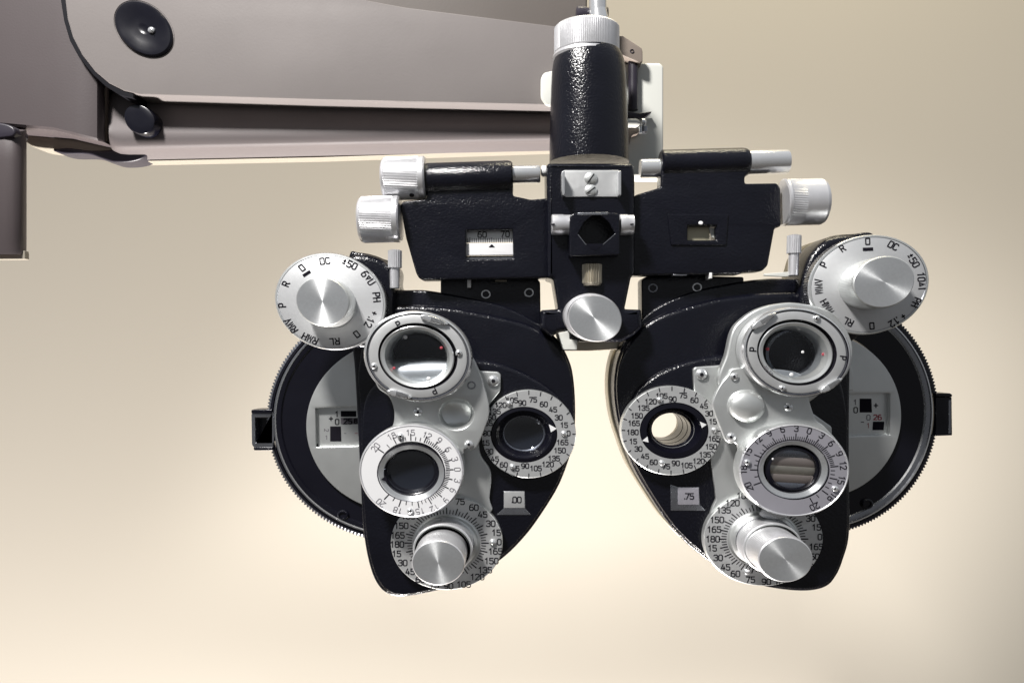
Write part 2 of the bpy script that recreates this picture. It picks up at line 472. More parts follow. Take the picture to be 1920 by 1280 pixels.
# round black caps
mb = MB()
lathe(mb, dial(269, 54, HA + 3, 56, 54, 9), [(1.03, -12), (1.03, -4), (1.0, -2)], 'arm', 72)
lathe(mb, dial(269, 54, HA + 3, 54.5, 52.5, 9), [(1, -6), (.985, 0), (.93, 3), (.8, 3), (.5, 0), (.22, -1.2), (.16, -1.4), (.12, -2.2), (.01, -2.2)], 'gloss', 72)
cap = mb.build('pivot_cap', arm)
screw(cap, 284, 57, HA + 4, 6, 'slot', 70)
mb = MB()
lathe(mb, dial(262, 224, HA - 22, 30, 29, 3), [(.97, -52), (1, -20), (.99, -2), (.92, 2), (.8, 3), (.5, 3.4), (.01, 3.4)], 'gloss', 60)
mb.build('pivot_cap', arm)


pil = empty('support_post', None, 'dark plum grey vertical post with rounded side hanging below the arm at the left edge', 'post')
mb = MB()
hp = -70
R = []
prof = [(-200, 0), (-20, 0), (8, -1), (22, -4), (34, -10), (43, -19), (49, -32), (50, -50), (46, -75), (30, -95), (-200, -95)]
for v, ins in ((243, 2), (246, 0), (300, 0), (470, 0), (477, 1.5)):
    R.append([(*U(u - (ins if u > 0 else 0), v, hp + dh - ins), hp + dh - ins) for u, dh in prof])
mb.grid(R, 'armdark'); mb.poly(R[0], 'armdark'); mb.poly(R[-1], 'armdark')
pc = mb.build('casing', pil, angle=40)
mb = MB()
plate(mb, [rnd(L([(-200, 470), (46, 470), (47, 486), (-200, 487)], hp - 20), 2)], hp - 34, hp - 20, 1.5, 'cream')
mb.build('foot_trim', pil)
mb = MB()
plate(mb, [smooth(L([(-60, 225), (0, 230), (24, 238), (28, 250), (24, 256), (-60, 262)], hp + 3), 4)], hp - 40, hp + 3, 4, 'rubber')
mb.build('pivot_collar', pil)

# ------------------------------------------------------------------ bracket behind the column
hang = empty('hanging_bracket', None, 'ivory tilt bracket with dark rod fixed behind the black column of the instrument', 'bracket')
mb = MB()
hbk = -140
plate(mb, [rnd(L([(1150, 118), (1238, 118), (1244, 124), (1244, 330), (1150, 330)], hbk), 5)], hbk - 60, hbk, 4, 'ivory')
mb.build('back_panel', hang)
mb = MB(); plate(mb, [rnd(L([(1155, 68), (1168, 67), (1203, 90), (1205, 96), (1205, 116), (1200, 118), (1158, 100)], -110), 2)], -150, -110, 2, 'bracket')
cl = mb.build('clamp_block', hang)
screw(cl, 1185, 96, -109, 3.6, 'ring', name='screw', m='rubber')
mb = MB(); lathe(mb, vfr(1187, 108, -128, 10), [(1, 0), (1, 108)], 'rubber', 32, cap0=True, cap1=True)
mb.build('guide_rod', hang)
mb = MB(); plate(mb, [smooth(L([(1176, 210), (1200, 212), (1222, 209), (1212, 217), (1196, 222), (1178, 218)], -118), 3)], -135, -118, 2, 'rubber')
mb.build('rod_shoe', hang)
mb = MB(); lathe(mb, hfr(1170, 231, -118, 9), [(1, 0), (1, 24), (.7, 30), (.4, 32)], 'ivory', 28, cap0=True, cap1=True)
lathe(mb, hfr(1202, 230, -116, 8), [(.5, 0), (1, 1), (1, 7), (.6, 10)], 'chrome', 20, cap0=True, cap1=True)
lathe(mb, vfr(1208, 236, -112, 7), [(.6, 0), (1, 2), (1, 13), (.7, 16)], 'steel', 18, cap0=True, cap1=True)
lathe(mb, vfr(1201, 238, -110, 3.5), [(1, 0), (1, 13)], 'chrome', 14, cap0=True, cap1=True)
mb.build('tension_screw', hang)
mb = MB(); plate(mb, [smooth(L([(1170, 243), (1190, 240), (1200, 243), (1196, 251), (1184, 256), (1180, 272), (1170, 272)], -122), 3)], -150, -122, 2, 'bracket')
mb.build('lever', hang)
mb = MB(); plate(mb, [rnd(L([(1020, 136), (1060, 128), (1060, 200), (1024, 196), (1014, 182), (1014, 146)], -75), 6)], -90, -75, 3, 'ivory')
mb.build('lock_knob', hang)
mb = MB()
lathe(mb, vfr(1121, -80, -60, 17), [(1, 0), (1, 126)], 'chrome', 48, cap0=True, cap1=True)
lathe(mb, vfr(1121, 20, -60, 17, ang=8), [(1.0, 0), (1.12, 28)], 'chrome', 32)
mb.build('suspension_rod', hang)
mb = MB(); lathe(mb, hfr(1080, 31, -75, 19, 0), [(.75, 0), (1, 3), (1, 14), (.8, 26)], 'rubber', 32, cap0=True, cap1=True)
mb.build('rubber_stop', hang)
mb = MB(); lathe(mb, hfr(1130, 30, -78, 19, 0), [(.75, 0), (1, 3), (.8, 10)], 'bracket', 32, cap0=True, cap1=True)
mb.build('rod_clip', hang)

# ------------------------------------------------------------------ the phoropter
ph = empty('phoropter', None, 'black and chrome optician phoropter with two lens heads full of dials, facing the camera', 'eye tester')

# column
mb = MB()
HC = -12
cx = 1104
prof = [(60, 100), (63, 106), (66.5, 116), (69.5, 135), (71, 160), (73, 220), (74.5, 270), (75, 306)]
fr = vfr(cx, 0, HC, 1)
c0 = U(cx, 0, HC)
k = (F - HC) / F
rings = []
for r, v in prof:
    x, y = U(cx + (v - 200) * .004, v, HC)
    rings.append([(x + r * math.cos(2 * PI * j / 96), y, HC + r * .92 * math.sin(2 * PI * j / 96)) for j in range(96)])
mb.grid(rings, 'black'); mb.poly(rings[0], 'black'); mb.poly(rings[-1], 'black')
col = mb.build('column', ph)
mb = MB()


def vring(cu, v, r, h0, n, teeth=0, amp=0, sq=.92):
    x, y = U(cu, v, h0); out = []
    for j in range(n):
        a = 2 * PI * j / n; rr = r + (amp if (teeth and j % 4 in (0, 1)) else 0)
        out.append((x + rr * math.cos(a), y, h0 + rr * sq * math.sin(a)))
    return out


T = 110; n = T * 4
mb.grid([vring(1100, v, r, HC, n, T if t else 0, .55) for v, r, t in
         ((50, 40, 0), (50, 52, 0), (51.5, 58, 0), (55, 61, 1), (100, 61, 1), (103, 60, 0), (104, 63, 0), (109, 64.5, 0), (113, 62.5, 0), (114, 58, 0))], 'knurl')
o = mb.build('locking_collar', col, angle=25)
mb = MB(); lathe(mb, vfr(1128, 42, HC + 10, 13, 12), [(.5, 0), (1, 6), (1.15, 12)], 'knurl', 28, cap0=True)
mb.build('collar_pin', col)

# centre block
HB = 52
mb = MB()
out = L([(1025, 309), (1029, 305), (1184, 305), (1188, 309), (1191, 330), (1191, 512), (1184, 520), (1172, 579), (1203, 580), (1206, 612), (1190, 628), (1166, 641),
         (1084, 641), (1082, 637), (1068, 636), (1068, 619), (1047, 623), (1034, 632), (1014, 616), (1015, 581), (1047, 579), (1038, 524), (1026, 520)], HB)
plate(mb, [rnd(out, 3)], -45, HB, 9, 'black', 4)
cb = mb.build('centre_block', ph)
mb = MB()
h1 = HB + 3
plate(mb, [rnd(L([(1053, 322), (1058, 319), (1160, 319), (1165, 322), (1165, 366), (1160, 369), (1060, 369), (1053, 362)], h1), 3)], HB - 2, h1, 1, 'face')
for u0, u1 in ((1053, 1059), (1159, 1165)):
    plate(mb, [rnd(L([(u0, 321), (u1, 320), (u1, 366), (u0 + 2, 366), (u0, 356)], h1 + 24), 2)], h1 - 2, h1 + 24, 1.6, 'chrome')
clip = mb.build('clip_plate', cb)
screw(clip, 1108, 334.5, h1, 11.5, 'slot', -58, m='satin', hz=.35)
screw(clip, 1108, 357, h1, 11, 'slot', -40, m='satin', hz=.35)
for u0, u1 in ((1034, 1071), (1161, 1187)):
    mb = MB(); lathe(mb, hfr(u0, 421.5, HB + 10, 18.5), [(.9, 0), (1, 1.5), (1, (u1 - u0) * .55), (.96, (u1 - u0) * .6), (.96, (u1 - u0) * .97)], 'knurl', 48, cap0=True, cap1=True)
    line(mb, u0 + (1 if u0 < 1100 else 22), 421, u0 + (5 if u0 < 1100 else 26), 420.5, HB + 29.5, 3, 'ink')
    mb.build('cross_pin', cb)
mb = MB()
hx = HB + 34
oct_ = [(1084, 438), (1096, 416), (1111, 404), (1126, 404), (1141, 416), (1153, 437), (1131, 457), (1098, 457)]
plate(mb, [rnd(L([(1071, 402), (1078, 399), (1156, 399), (1162, 403), (1162, 478), (1068, 480), (1068, 408)], hx), 3), L(oct_, hx)], HB - 3, hx, 2.2, 'black')
plate(mb, [L([(1083, 398.5), (1140, 397.5), (1140, 403), (1083, 404)], hx + 1)], hx - 10, hx + 1, 1.2, 'steel')  # pale steel lip put in for the highlight along the top edge
ribbon(mb, L([(1084, 440), (1098, 458), (1131, 458), (1153, 439)], hx + .5), 1.3, hx + .5, 'steel')  # steel ribbon drawn as the highlight on the opening's lower edge
sb = mb.build('sight_block', cb)
mb = MB(); plate(mb, [L([(1098, 457), (1132, 457), (1116, 471)], hx + .6)], hx - 3, hx + .6, .5, 'gloss'); mb.build('sight_notch', sb)
mb = MB()
T = 22; x0, y0 = U(1110, 515, HB)
mb.grid([vring(1110, v, r, HB, T * 4, T if t else 0, 2.2, 1) for v, r, t in ((494, 12, 0), (496, 15.6, 1), (530, 15.6, 1), (532, 16, 0), (535.5, 15, 0), (536, 8, 0))], 'brass')
mb.build('adjusting_screw', cb, angle=20)


def round_knob(parent, name, u, v, h, rx, ry, b, depth, collar=None, teeth=90, label=None, side='knurl', amp=.012):
    mb = MB(); fr = dial(u, v, h, rx, ry, b)
    lathe(mb, fr, [(1.0, -depth), (1.0, -4), (.985, -1.5), (.95, 0), (.6, 0.15), (.3, .2), (.004, .22)], [side, side, side, 'brushed', 'brushed', 'brushed'], teeth=teeth, amp=amp, knurl=(0, 1))
    return mb.build(name, parent, angle=25, label=label)


mb = MB()
mb = MB()
fr = dial(1116, 597, HB + 50, 50.5, 43.5, 2)
lathe(mb, dial(1111.5, 594.5, HB + 38, 54, 45, 2), [(1, -40), (1, -3), (.97, 0), (.88, 1)], 'knurl', 96)
lathe(mb, fr, [(1.0, -20), (1.0, -3), (.97, 0), (.6, .15), (.3, .2), (.004, .22)], ['knurl', 'knurl', 'brushed', 'brushed', 'brushed'], 96)
mb.build('tightening_knob', cb, angle=25)
mb = MB(); plate(mb, [rnd(L([(1047, 624), (1068, 619), (1068, 636), (1083, 637), (1082, 656), (1057, 656)], 48), 2)], -50, 48, 1.5, 'ivory')
mb.build('bearing_block', ph)
mb = MB(); plate(mb, [rnd(L([(1040, 634), (1164, 630), (1158, 655), (1120, 657.5), (1056, 657.5)], -25), 2)], -70, -25, 2, 'brass')
mb.build('crossbar_underside', ph)

# crossbar plates
HP = 30
for side in (0, 1):
    mb = MB()
    if side == 0:
        out = L([(800, 330), (801, 322), (951, 318), (960, 326), (962, 367), (978, 370), (995, 374), (1030, 371), (1030, 521), (948, 523), (792, 525), (785, 521), (780, 512), (761, 446), (750, 384), (756, 377), (800, 372)], HP)
        hole = L([(874, 433), (961, 431), (962, 484), (875, 486)], HP)
        plate(mb, [rnd(out, 4), rnd(hole, 1.5)], HP - 42, HP, 4, 'black')
    else:
        out = L([(1186, 371), (1192, 365), (1239, 351), (1241, 292), (1246, 288), (1400, 284), (1406, 292), (1405, 324), (1397, 331), (1397, 344), (1457, 343), (1464, 352), (1465, 424), (1453, 428), (1440, 498), (1430, 508),
                 (1392, 511), (1388, 514), (1208, 516), (1186, 517)], HP)
        hole = L([(1290, 424), (1342, 424), (1342, 450), (1290, 450)], HP)
        plate(mb, [rnd(out, 4), rnd(hole, 1.5)], HP - 42, HP, 4, 'black')
    pl = mb.build('crossbar_plate', ph)
    if side == 0:
        mb = MB(); lathe(mb, hfr(799, 338, 14, 31, 1.8), [(.94, 0), (1, 3), (1, 152), (.96, 158), (.85, 161)], 'black', 64, cap0=True, cap1=True)
        mb.build('sleeve', pl)
        mb = MB(); lathe(mb, hfr(955, 328, 16, 16.5, 1), [(1, 0), (1, 54), (.93, 57)], 'chrome', 48, cap0=True, cap1=True); mb.build('slide_rod', pl)
        mb = MB(); lathe(mb, hfr(1014, 321, 14, 10.5), [(.5, 0), (.95, 2), (1, 5), (.95, 9), (.6, 13)], 'paint', 28, cap0=True, cap1=True); mb.build('rod_tip', pl)
        kn = ((717, 799, 336, 40, 14, 772, 366), (674, 752, 412.5, 43, 24, 702, 375))
    else:
        mb = MB(); lathe(mb, hfr(1238, 309, 12, 27, 1.5), [(.85, 0), (1, 3), (1, 150), (.96, 158), (.85, 163)], 'black', 64, cap0=True, cap1=True)
        mb.build('sleeve', pl)
        mb = MB(); lathe(mb, hfr(1200, 316.5, 10, 17.5, 1), [(.9, 0), (1, 2), (1, 44)], 'chrome', 48, cap0=True, cap1=True); mb.build('slide_rod', pl)
        mb = MB(); lathe(mb, hfr(1400, 305.5, 12, 22.5, 1.5), [(1, 0), (1, 73), (.95, 76), (.9, 76.5)], 'chrome', 48, cap0=True, cap1=True); mb.build('slide_rod', pl)
        kn = ((1466, 1545, 380, 43, 20, 1504, 341),)
    for u0, u1, v, r, h, du, dv in kn:
        mb = MB(); T = 84; Lh = (u1 - u0) * (F - h) / F
        fl = side == 1
        pr = [(.80, 0), (.93, 3), (.975, 7), (.985, 8), (.985, Lh - 13), (.985, Lh - 12), (1.0, Lh - 8), (1.0, Lh - 3), (.93, Lh)]
        kset = (3, 4)
        ms = ['knurl'] * 7 + ['chrome']
        if fl:
            pr = [(r_, Lh - z) for r_, z in pr]; kset = (3, 4)
            pr[4] = (.985, Lh * .34); pr[5] = (.985, Lh * .33 - 1); pr.insert(4, (.985, Lh * .34 + .5)); kset = (4, 5); pr = [(r_, z) for r_, z in [(.80, Lh), (.93, Lh - 3), (.975, Lh - 7), (.985, Lh - 8), (.985, Lh * .42), (.985, 8), (1.0, 6), (1.0, 2), (.93, 0)]]; kset = (5,)
            ms = ['knurl'] * 8
        lathe(mb, hfr(u0, v, h, r, 1.5), pr, 'knurl', teeth=T, amp=-.022, knurl=kset, cap0=True, cap1=True)
        kb = mb.build('adjusting_knob', pl, angle=22)
        mb = MB(); hh = h + math.sqrt(max(1, r * r - (dv - v) ** 2)) * .985 + .8
        c = U(du, dv, hh); nrm = (0, (dv - v) / r, math.sqrt(max(0.05, 1 - ((dv - v) / r) ** 2)))
        lathe(mb, ((c[0], c[1], hh), (4.5, 0, 0), (0, 4.0 * nrm[2], -4.0 * nrm[1]), nrm), [(1, -1), (1, .6), (.01, .3)], 'dark', 20)
        mb.build('set_screw', kb)

# pupil distance scale in the left plate
lp = [o for o in ph.children if o.name.startswith('crossbar_plate')][0]
mb = MB(); hz = HP - 14
plate(mb, [L([(868, 426), (968, 424), (968, 453), (868, 455)], hz)], hz - 4, hz, .3, 'face')
plate(mb, [rnd(L([(868, 456.5), (968, 455.5), (968, 478), (868, 479)], hz + 4), 1)], hz - 4, hz + 4, 1, 'white')
plate(mb, [rnd(L([(868, 480), (968, 479), (968, 494), (868, 494)], hz + 2), 1)], hz - 8, hz + 2, 3, 'steel')
sw = mb.build('pupil_distance_scale', lp)
mb = MB()
text(mb, 904, 440, hz + .5, '60', 10, 0, w=1.8); text(mb, 947, 439, hz + .5, '70', 10, 0, w=1.8)
for i in range(22):
    line(mb, 877 + i * 4.1, 447 - (1.5 if i % 5 == 1 else 0), 877 + i * 4.1, 454, hz + .5, 1.1, 'ink')
flat(mb, [(916, 463.5), (922, 457.5), (928, 463.5)], hz + 4.6, 'ink')
mb.build('scale_lettering', sw, solid=False)
mb = MB()
rp = [o for o in ph.children if o.name.startswith('crossbar_plate')][1]
hz = HP + 3
plate(mb, [rnd(L([(1252, 401), (1366, 401), (1362, 460), (1258, 460)], hz), 3), rnd(L([(1288, 422), (1344, 422), (1344, 452), (1288, 452)], HP), 1)], HP - 3, hz, 1.6, 'black')
lathe(mb, dial(1314, 418, hz, 4.4, 3.6), [(1, 0), (.8, .8), (.01, 1)], 'paint', 20)
ws = mb.build('sight_window', rp)
mb = MB(); plate(mb, [L([(1284, 418), (1331, 418), (1331, 456), (1284, 456)], HP - 16)], HP - 20, HP - 16, .5, 'tan'); mb.build('slider_back', ws)
mb = MB(); plate(mb, [L([(1329, 426), (1343, 428), (1343, 448), (1334, 444)], HP - 12)], HP - 16, HP - 12, .5, 'ivory'); mb.build('window_slider', ws)

# ------------------------------------------------------------------ the two lens heads
OUT = ([(664, 690), (659, 640), (655, 560), (654, 478), (672, 473), (700, 478), (722, 488), (733, 504), (738, 540), (800, 544), (870, 556), (935, 570), (985, 591), (1022, 614), (1048, 640), (1066, 672), (1075, 705), (1079, 760), (1077, 818), (1068, 858), (1048, 910),
        (1018, 960), (985, 1005), (945, 1045), (897, 1077), (848, 1099), (795, 1113), (750, 1119), (722, 1111), (705, 1092), (693, 1062), (684, 1020), (679, 975), (674, 880), (669, 780)],
       [(1594, 1000), (1582, 1050), (1569, 1080), (1550, 1100), (1515, 1108), (1465, 1105), (1415, 1094), (1352, 1066), (1302, 1031), (1260, 989), (1222, 934), (1190, 880), (1171, 830), (1158, 785), (1152, 735), (1154, 695), (1162, 662), (1178, 628), (1205, 596),
        (1240, 571), (1300, 546), (1380, 529), (1440, 522), (1498, 520), (1510, 500), (1522, 468), (1555, 444), (1600, 438), (1640, 440), (1640, 500), (1612, 560), (1598, 640), (1594, 760), (1594, 900)])
STEP = ([(676, 760), (672, 690), (690, 600), (728, 576), (760, 571), (835, 574), (885, 582), (935, 592), (985, 605), (1020, 622), (1046, 645), (1062, 673), (1071, 706), (1075, 760), (1073, 817), (1064, 856), (1044, 908), (1014, 957), (981, 1002), (942, 1041), (894, 1073), (847, 1095),
         (795, 1109), (752, 1115), (726, 1107), (710, 1089), (698, 1060), (689, 1020), (684, 975), (679, 880)],
        [(1589, 1000), (1577, 1050), (1565, 1078), (1547, 1096), (1514, 1104), (1466, 1101), (1417, 1090), (1355, 1062), (1305, 1027), (1264, 986), (1226, 932), (1194, 878), (1175, 829), (1163, 785), (1157, 736), (1159, 697), (1168, 664), (1186, 632), (1212, 606), (1240, 590),
         (1277, 577), (1339, 560), (1386, 553), (1440, 548), (1500, 548), (1560, 560), (1585, 600), (1589, 700), (1589, 900)])
CREST = ([(680, 900), (680, 800), (690, 735), (740, 690), (800, 672), (860, 669), (895, 674), (932, 679), (972, 693), (1012, 714), (1046, 742), (1066, 775), (1072, 817), (1063, 856), (1043, 908), (1013, 957), (980, 1001), (941, 1040), (893, 1072), (846, 1094),
          (795, 1108), (753, 1114), (727, 1106), (711, 1088), (699, 1060), (690, 1020), (685, 975)],
         [(1588, 1000), (1576, 1050), (1564, 1077), (1546, 1095), (1513, 1103), (1466, 1100), (1418, 1089), (1356, 1061), (1306, 1026), (1265, 985), (1227, 931), (1196, 878), (1180, 840), (1176, 790), (1190, 740), (1221, 708), (1260, 687), (1310, 672), (1365, 664), (1440, 662), (1520, 670), (1570, 700), (1586, 760), (1588, 880)])


def ptext(mb, lst, h, size, w, c=None, sx=1.12, m='ink', gap=.24, asp=.58):
    for s, u, v in lst:
        text(mb, u, v, h, s, size, out_rot(u, v, *c) if c else 0, sx, w, m, asp, gap)


def bead(parent, u, v, h, r=5): screw(parent, u, v, h, r, 'hex', name='bead', hz=.75)


HF = 26
for side in (0, 1):
    # through hole of the axis lens: straight bore
    ax_c = ((983, 814.5), (1264, 807))[side]
    hb_ = HF
    kk = (F - 40) / F
    cxy = U(*ax_c, 40)
    bore = [(cxy[0] + 38.5 * math.cos(2 * PI * i / 48), cxy[1] + 33 * math.sin(2 * PI * i / 48)) for i in range(48)]
    hd = MB()
    plate(hd, [smooth(L(OUT[side], 0), 7), bore], -62, 0, 6, 'black')
    plate(hd, [smooth(L([(u + (7 if u < 960 else (-4 if u < 1400 else 0)), v) for u, v in OUT[side]], 0), 7), bore], -118, -64, 4, 'beige' if side else 'black')
    def bstep(x, y, a=620, b_=720, big=11): return 1.3 + (big - 1.3) * (1 - min(1, max(0, (y - a) / (b_ - a))))
    plate2(hd, smooth(L(STEP[side], 14), 9), [bore], -20, 14, bstep, 'black')
    plate2(hd, smooth(L(CREST[side], HF), 9), [bore], 0, HF, lambda x, y: bstep(x, y, 705, 780, 10), 'black')
    if side == 0:
        plate(hd, [rnd(L([(826, 524), (940, 522), (1006, 522), (1013, 528), (1014, 612), (985, 612), (940, 600), (870, 580), (826, 570)], -4), 4)], -50, -4, 3, 'black')
        plate(hd, [rnd(L([(880, 520), (945, 520), (945, 530), (880, 530)], -6), 1)], -30, -6, 1, 'black')
    else:
        plate(hd, [rnd(L([(1203, 524), (1210, 519), (1300, 517), (1395, 519), (1395, 560), (1311, 580), (1261, 600), (1222, 612), (1204, 612)], -4), 4)], -50, -4, 3, 'black')
    # hump carrying the auxiliary dial
    hs_ = ([(640, 520), (654, 482), (680, 476), (710, 483), (728, 497), (737, 520), (738, 560), (725, 640), (640, 640)],
           [(1500, 560), (1510, 502), (1526, 470), (1556, 446), (1604, 441), (1650, 460), (1660, 560), (1600, 640), (1520, 620)])[side]
    plate(hd, [smooth(L(hs_, 30), 6)], -60, 30, 12, 'black')
    head = hd.build('lens_head', ph, label='viewer-left black lens head' if side == 0 else 'viewer-right black lens head with pale back shell')
    for u, v in (((911, 551.5), (992, 548.5)), ((1224, 540), (1307, 538.5)))[side]:
        screw(head, u, v, -3, 8.5, 'ring', m='steel' if (side and u < 1250) else 'chrome')
    mb = MB()
    if side == 0:
        box(mb, 876, 524, 883, 539, 0, 12, 'paint', .8); box(mb, 928, 525, 950, 527.5, 0, 10, 'cream', .5)
    else:
        box(mb, 1330, 510.5, 1335.5, 522, 0, 30, 'paint', .8); box(mb, 1262, 514.5, 1288, 516.5, 0, 29, 'steel', .5)
    mb.build('guide_tab', head)
    # --- back wheel
    u, v, rx, ry = ((755, 787, 253, 228), (1530, 771.5, 228, 229))[side]
    hw = -70
    mb = MB()
    rim = ['gloss', 'gloss', 'steel' if side == 0 else 'gloss', 'gloss']
    lathe(mb, dial(u, v, hw, rx, ry), [(.94, -38), (1, -36), (1, -2), (.985, 1), (.965, 2)], rim, teeth=230, amp=.011, knurl=(1, 2))
    wh = mb.build('power_wheel', ph, angle=25, label='large knurled black wheel behind the lens head')
    mb = MB()
    lathe(mb, dial(u, v, hw + 2, rx, ry), [(.965, -4), (.955, 3), (.945, 3.5), (.938, 1), (.925, 1), (.905, 0), (.895, -3), (.67, -4), (.665, -14)], (['gloss', 'steel', 'chrome', 'gloss', 'gloss', 'gloss', 'gloss', 'gloss'] if side == 0 else ['gloss', 'chrome', 'steel', 'steel', 'steel', 'chrome', 'gloss', 'gloss']), 180)
    mb.build('wheel_ring', wh)
    u2, v2, rx2, ry2 = ((757, 798, 183, 163), (1536, 779, 154, 154))[side]
    hq2 = hw + 6
    win = ([(591, 765), (665, 762), (672, 775), (677, 776), (677, 834), (668, 836), (592, 838)], [(1577, 748), (1590, 738), (1669, 737), (1669, 815), (1590, 818), (1578, 806)])[side]
    mb = MB()
    plate(mb, [ell(u2, v2, rx2, ry2, hq2, 160), rnd(L(win, hq2), 2)], hq2 - 12, hq2, 1.2, 'satin')
    if side: plate(mb, [rnd(L([(1560, 690), (1590, 660), (1600, 700), (1600, 732), (1560, 732)], hq2 + 2), 2)], hq2 - 5, hq2 + 2, 1.5, 'satin')
    fd = mb.build('wheel_face', wh)
    hr = hq2 - 11
    mb = MB()
    if side == 0:
        plate(mb, [rnd(L([(585, 756), (700, 756), (700, 846), (585, 846)], hr), 2)], hr - 3, hr, .5, 'satin')
        win_o = mb.build('reading_window', wh)
        mb = MB(); e = hr + .5
        flat(mb, [(639, 770), (668, 770), (668, 781), (639, 781)], e, 'ink'); flat(mb, [(619, 799), (639, 799), (640, 827), (619, 827)], e, 'ink')
        text(mb, 632, 776, e, '1', 9.5); text(mb, 632, 790.5, e, '0', 10); text(mb, 620.5, 784.5, e, '+', 12, w=2)
        flat(mb, [(639, 783), (676, 783), (676, 795), (639, 795)], e, 'fadedink'); text(mb, 652, 789.5, e + .4, '25', 9.5, w=2.1); text(mb, 667, 789, e + .4, '8', 8, w=2)
        text(mb, 612, 806, e, '2', 7, 90, w=1, m='fadedink'); text(mb, 612.5, 820, e, '1', 7, 0, w=1, m='fadedink'); text(mb, 647, 812, e, '-', 7, w=1, m='fadedink'); text(mb, 668, 812, e, '-', 10, w=.8, m='red')
    else:
        plate(mb, [rnd(L([(1560, 730), (1680, 730), (1680, 825), (1560, 825)], hr), 2)], hr - 3, hr, .5, 'satin')
        win_o = mb.build('reading_window', wh)
        mb = MB(); e = hr + .5
        flat(mb, [(1612, 747), (1634, 747), (1635, 773), (1612, 773)], e, 'ink'); flat(mb, [(1637, 790), (1658, 790), (1657, 806), (1636, 806)], e, 'ink')
        text(mb, 1642.5, 760, e, '+', 13, w=2); text(mb, 1604.5, 768.5, e, '0', 10); text(mb, 1604, 754, e, '1', 9, m='fadedink', w=1.4); text(mb, 1590, 768, e, '1', 9)
        text(mb, 1645.5, 782, e, '26', 9, m='red', w=1.9); text(mb, 1628.5, 782.5, e, '0', 9.5, m='fadedink', w=1.3); text(mb, 1617, 791, e, '-', 9, w=1.4); text(mb, 1628.5, 797.5, e, '1', 8.5, m='red', w=1)
    mb.build('window_lettering', win_o, solid=False)
    mb = MB(); lathe(mb, dial(*(((643, 965), (1626, 944))[side]), hw + 2, 11, 9.5), [(1, -4), (1, 1), (.8, 3), (.6, 3), (.55, 0), (.01, 0)], 'gloss', 32)
    mb.build('wheel_stud', wh)
    # --- handle at the wheel's outer side
    mb = MB(); hh = -64
    if side == 0:
        plate(mb, [rnd(L([(471, 776), (475, 772), (512, 772), (512, 840), (475, 838), (472, 833)], hh), 2), rnd(L([(478, 783), (512, 783), (512, 829), (479, 829)], hh), 1)], hh - 34, hh, 1.6, 'steel')
        plate(mb, [rnd(L([(477, 782), (515, 782), (515, 830), (478, 830)], hh - 20), 1)], hh - 32, hh - 20, 1, 'gloss')
        plate(mb, [rnd(L([(471, 768), (510, 767), (510, 775), (471, 775)], hh + 3), 2)], hh - 34, hh + 3, 1.5, 'gloss')
        plate(mb, [rnd(L([(475, 838), (512, 838), (512, 844), (476, 844)], hh + 3), 2)], hh - 34, hh + 3, 1.5, 'gloss')
    else:
        plate(mb, [rnd(L([(1755, 744), (1785, 744), (1786, 816), (1755, 817)], hh), 2)], hh - 34, hh, 2, 'gloss')
        plate(mb, [rnd(L([(1755, 737), (1782, 737), (1786, 740), (1785, 744), (1755, 743)], hh + 3), 1.5)], hh - 34, hh + 3, 1.2, 'gloss')
        plate(mb, [rnd(L([(1779, 750), (1783, 750), (1783, 812), (1779, 812)], hh + 1), 1)], hh - 3, hh + 1, .6, 'steel')
    mb.build('wheel_handle', ph)

    # --- auxiliary dial
    HD = 62
    u, v, rx, ry, b = ((619.5, 565, 104.5, 91, 4), (1629, 533.5, 113.5, 93.5, -5))[side]
    mb = MB(); fr = dial(u, v, HD, rx, ry, b)
    lathe(mb, fr, [(.9, -24), (1.0, -22), (1.0, -5)], 'steel', teeth=120, amp=.008, knurl=(1, 2), cap0=True)
    lathe(mb, fr, [(1.0, -5), (1.0, -2), (.985, 0), (.955, .4), (.945, -.6), (.93, 0), (.5, 0), (.01, .1)], ['chrome', 'chrome', 'satin', 'steel', 'dialface', 'dialface', 'dialface'], 120)
    ad = mb.build('auxiliary_dial', ph, angle=25, label='round engraved selector dial lettered around its rim')
    ku, kv, krx, kry, kb_ = ((604.5, 565, 50.5, 47, 2), (1657.5, 528.5, 58.5, 49, -3))[side]
    round_knob(ad, 'knob', ku, kv, HD + 56, krx, kry, kb_, 56, teeth=100, side='satin', amp=.006)
    mb = MB(); e = HD + .5
    if side == 0:
        ptext(mb, [('O', 566, 502), ('OC', 609, 489), ('q50', 655, 495), ('6vU', 690, 521), ('PH', 706, 557), ('+.12', 696, 598), ('O', 669, 626.5), ('RL', 627, 640), ('RMH', 581, 634.5), ('RMV', 545, 610), ('P', 529, 572), ('R', 536, 532)], e, 11.5, 2.3, (u, v))
        a = math.radians(-33); line(mb, 575 - 6 * math.cos(a), 513 - 6 * math.sin(a), 575 + 6 * math.cos(a), 513 + 6 * math.sin(a), e, 5.5)
    else:
        ptext(mb, [('O', 1627, 452.5), ('OC', 1675, 460.5), ('q50', 1712, 488), ('10tI', 1728, 527.5), ('PH', 1718, 567), ('+.12', 1683, 600), ('O', 1635, 611), ('RL', 1590, 603), ('WMH', 1551, 575), ('WMV', 1535, 537), ('P', 1545, 496), ('R', 1579.5, 465.5)], e, 11.5, 2.3, (u, v))
        line(mb, 1620, 467.5, 1635, 467, e, 6)
    mb.build('dial_lettering', ad, solid=False)

    # --- adjusting pin beside the dial
    mb = MB(); pu, v0, v1, v2 = ((740.5, 468, 503, 540), (1487, 440, 476, 516))[side]
    an = (0, -3)[side]
    T = 20; hpn = 30
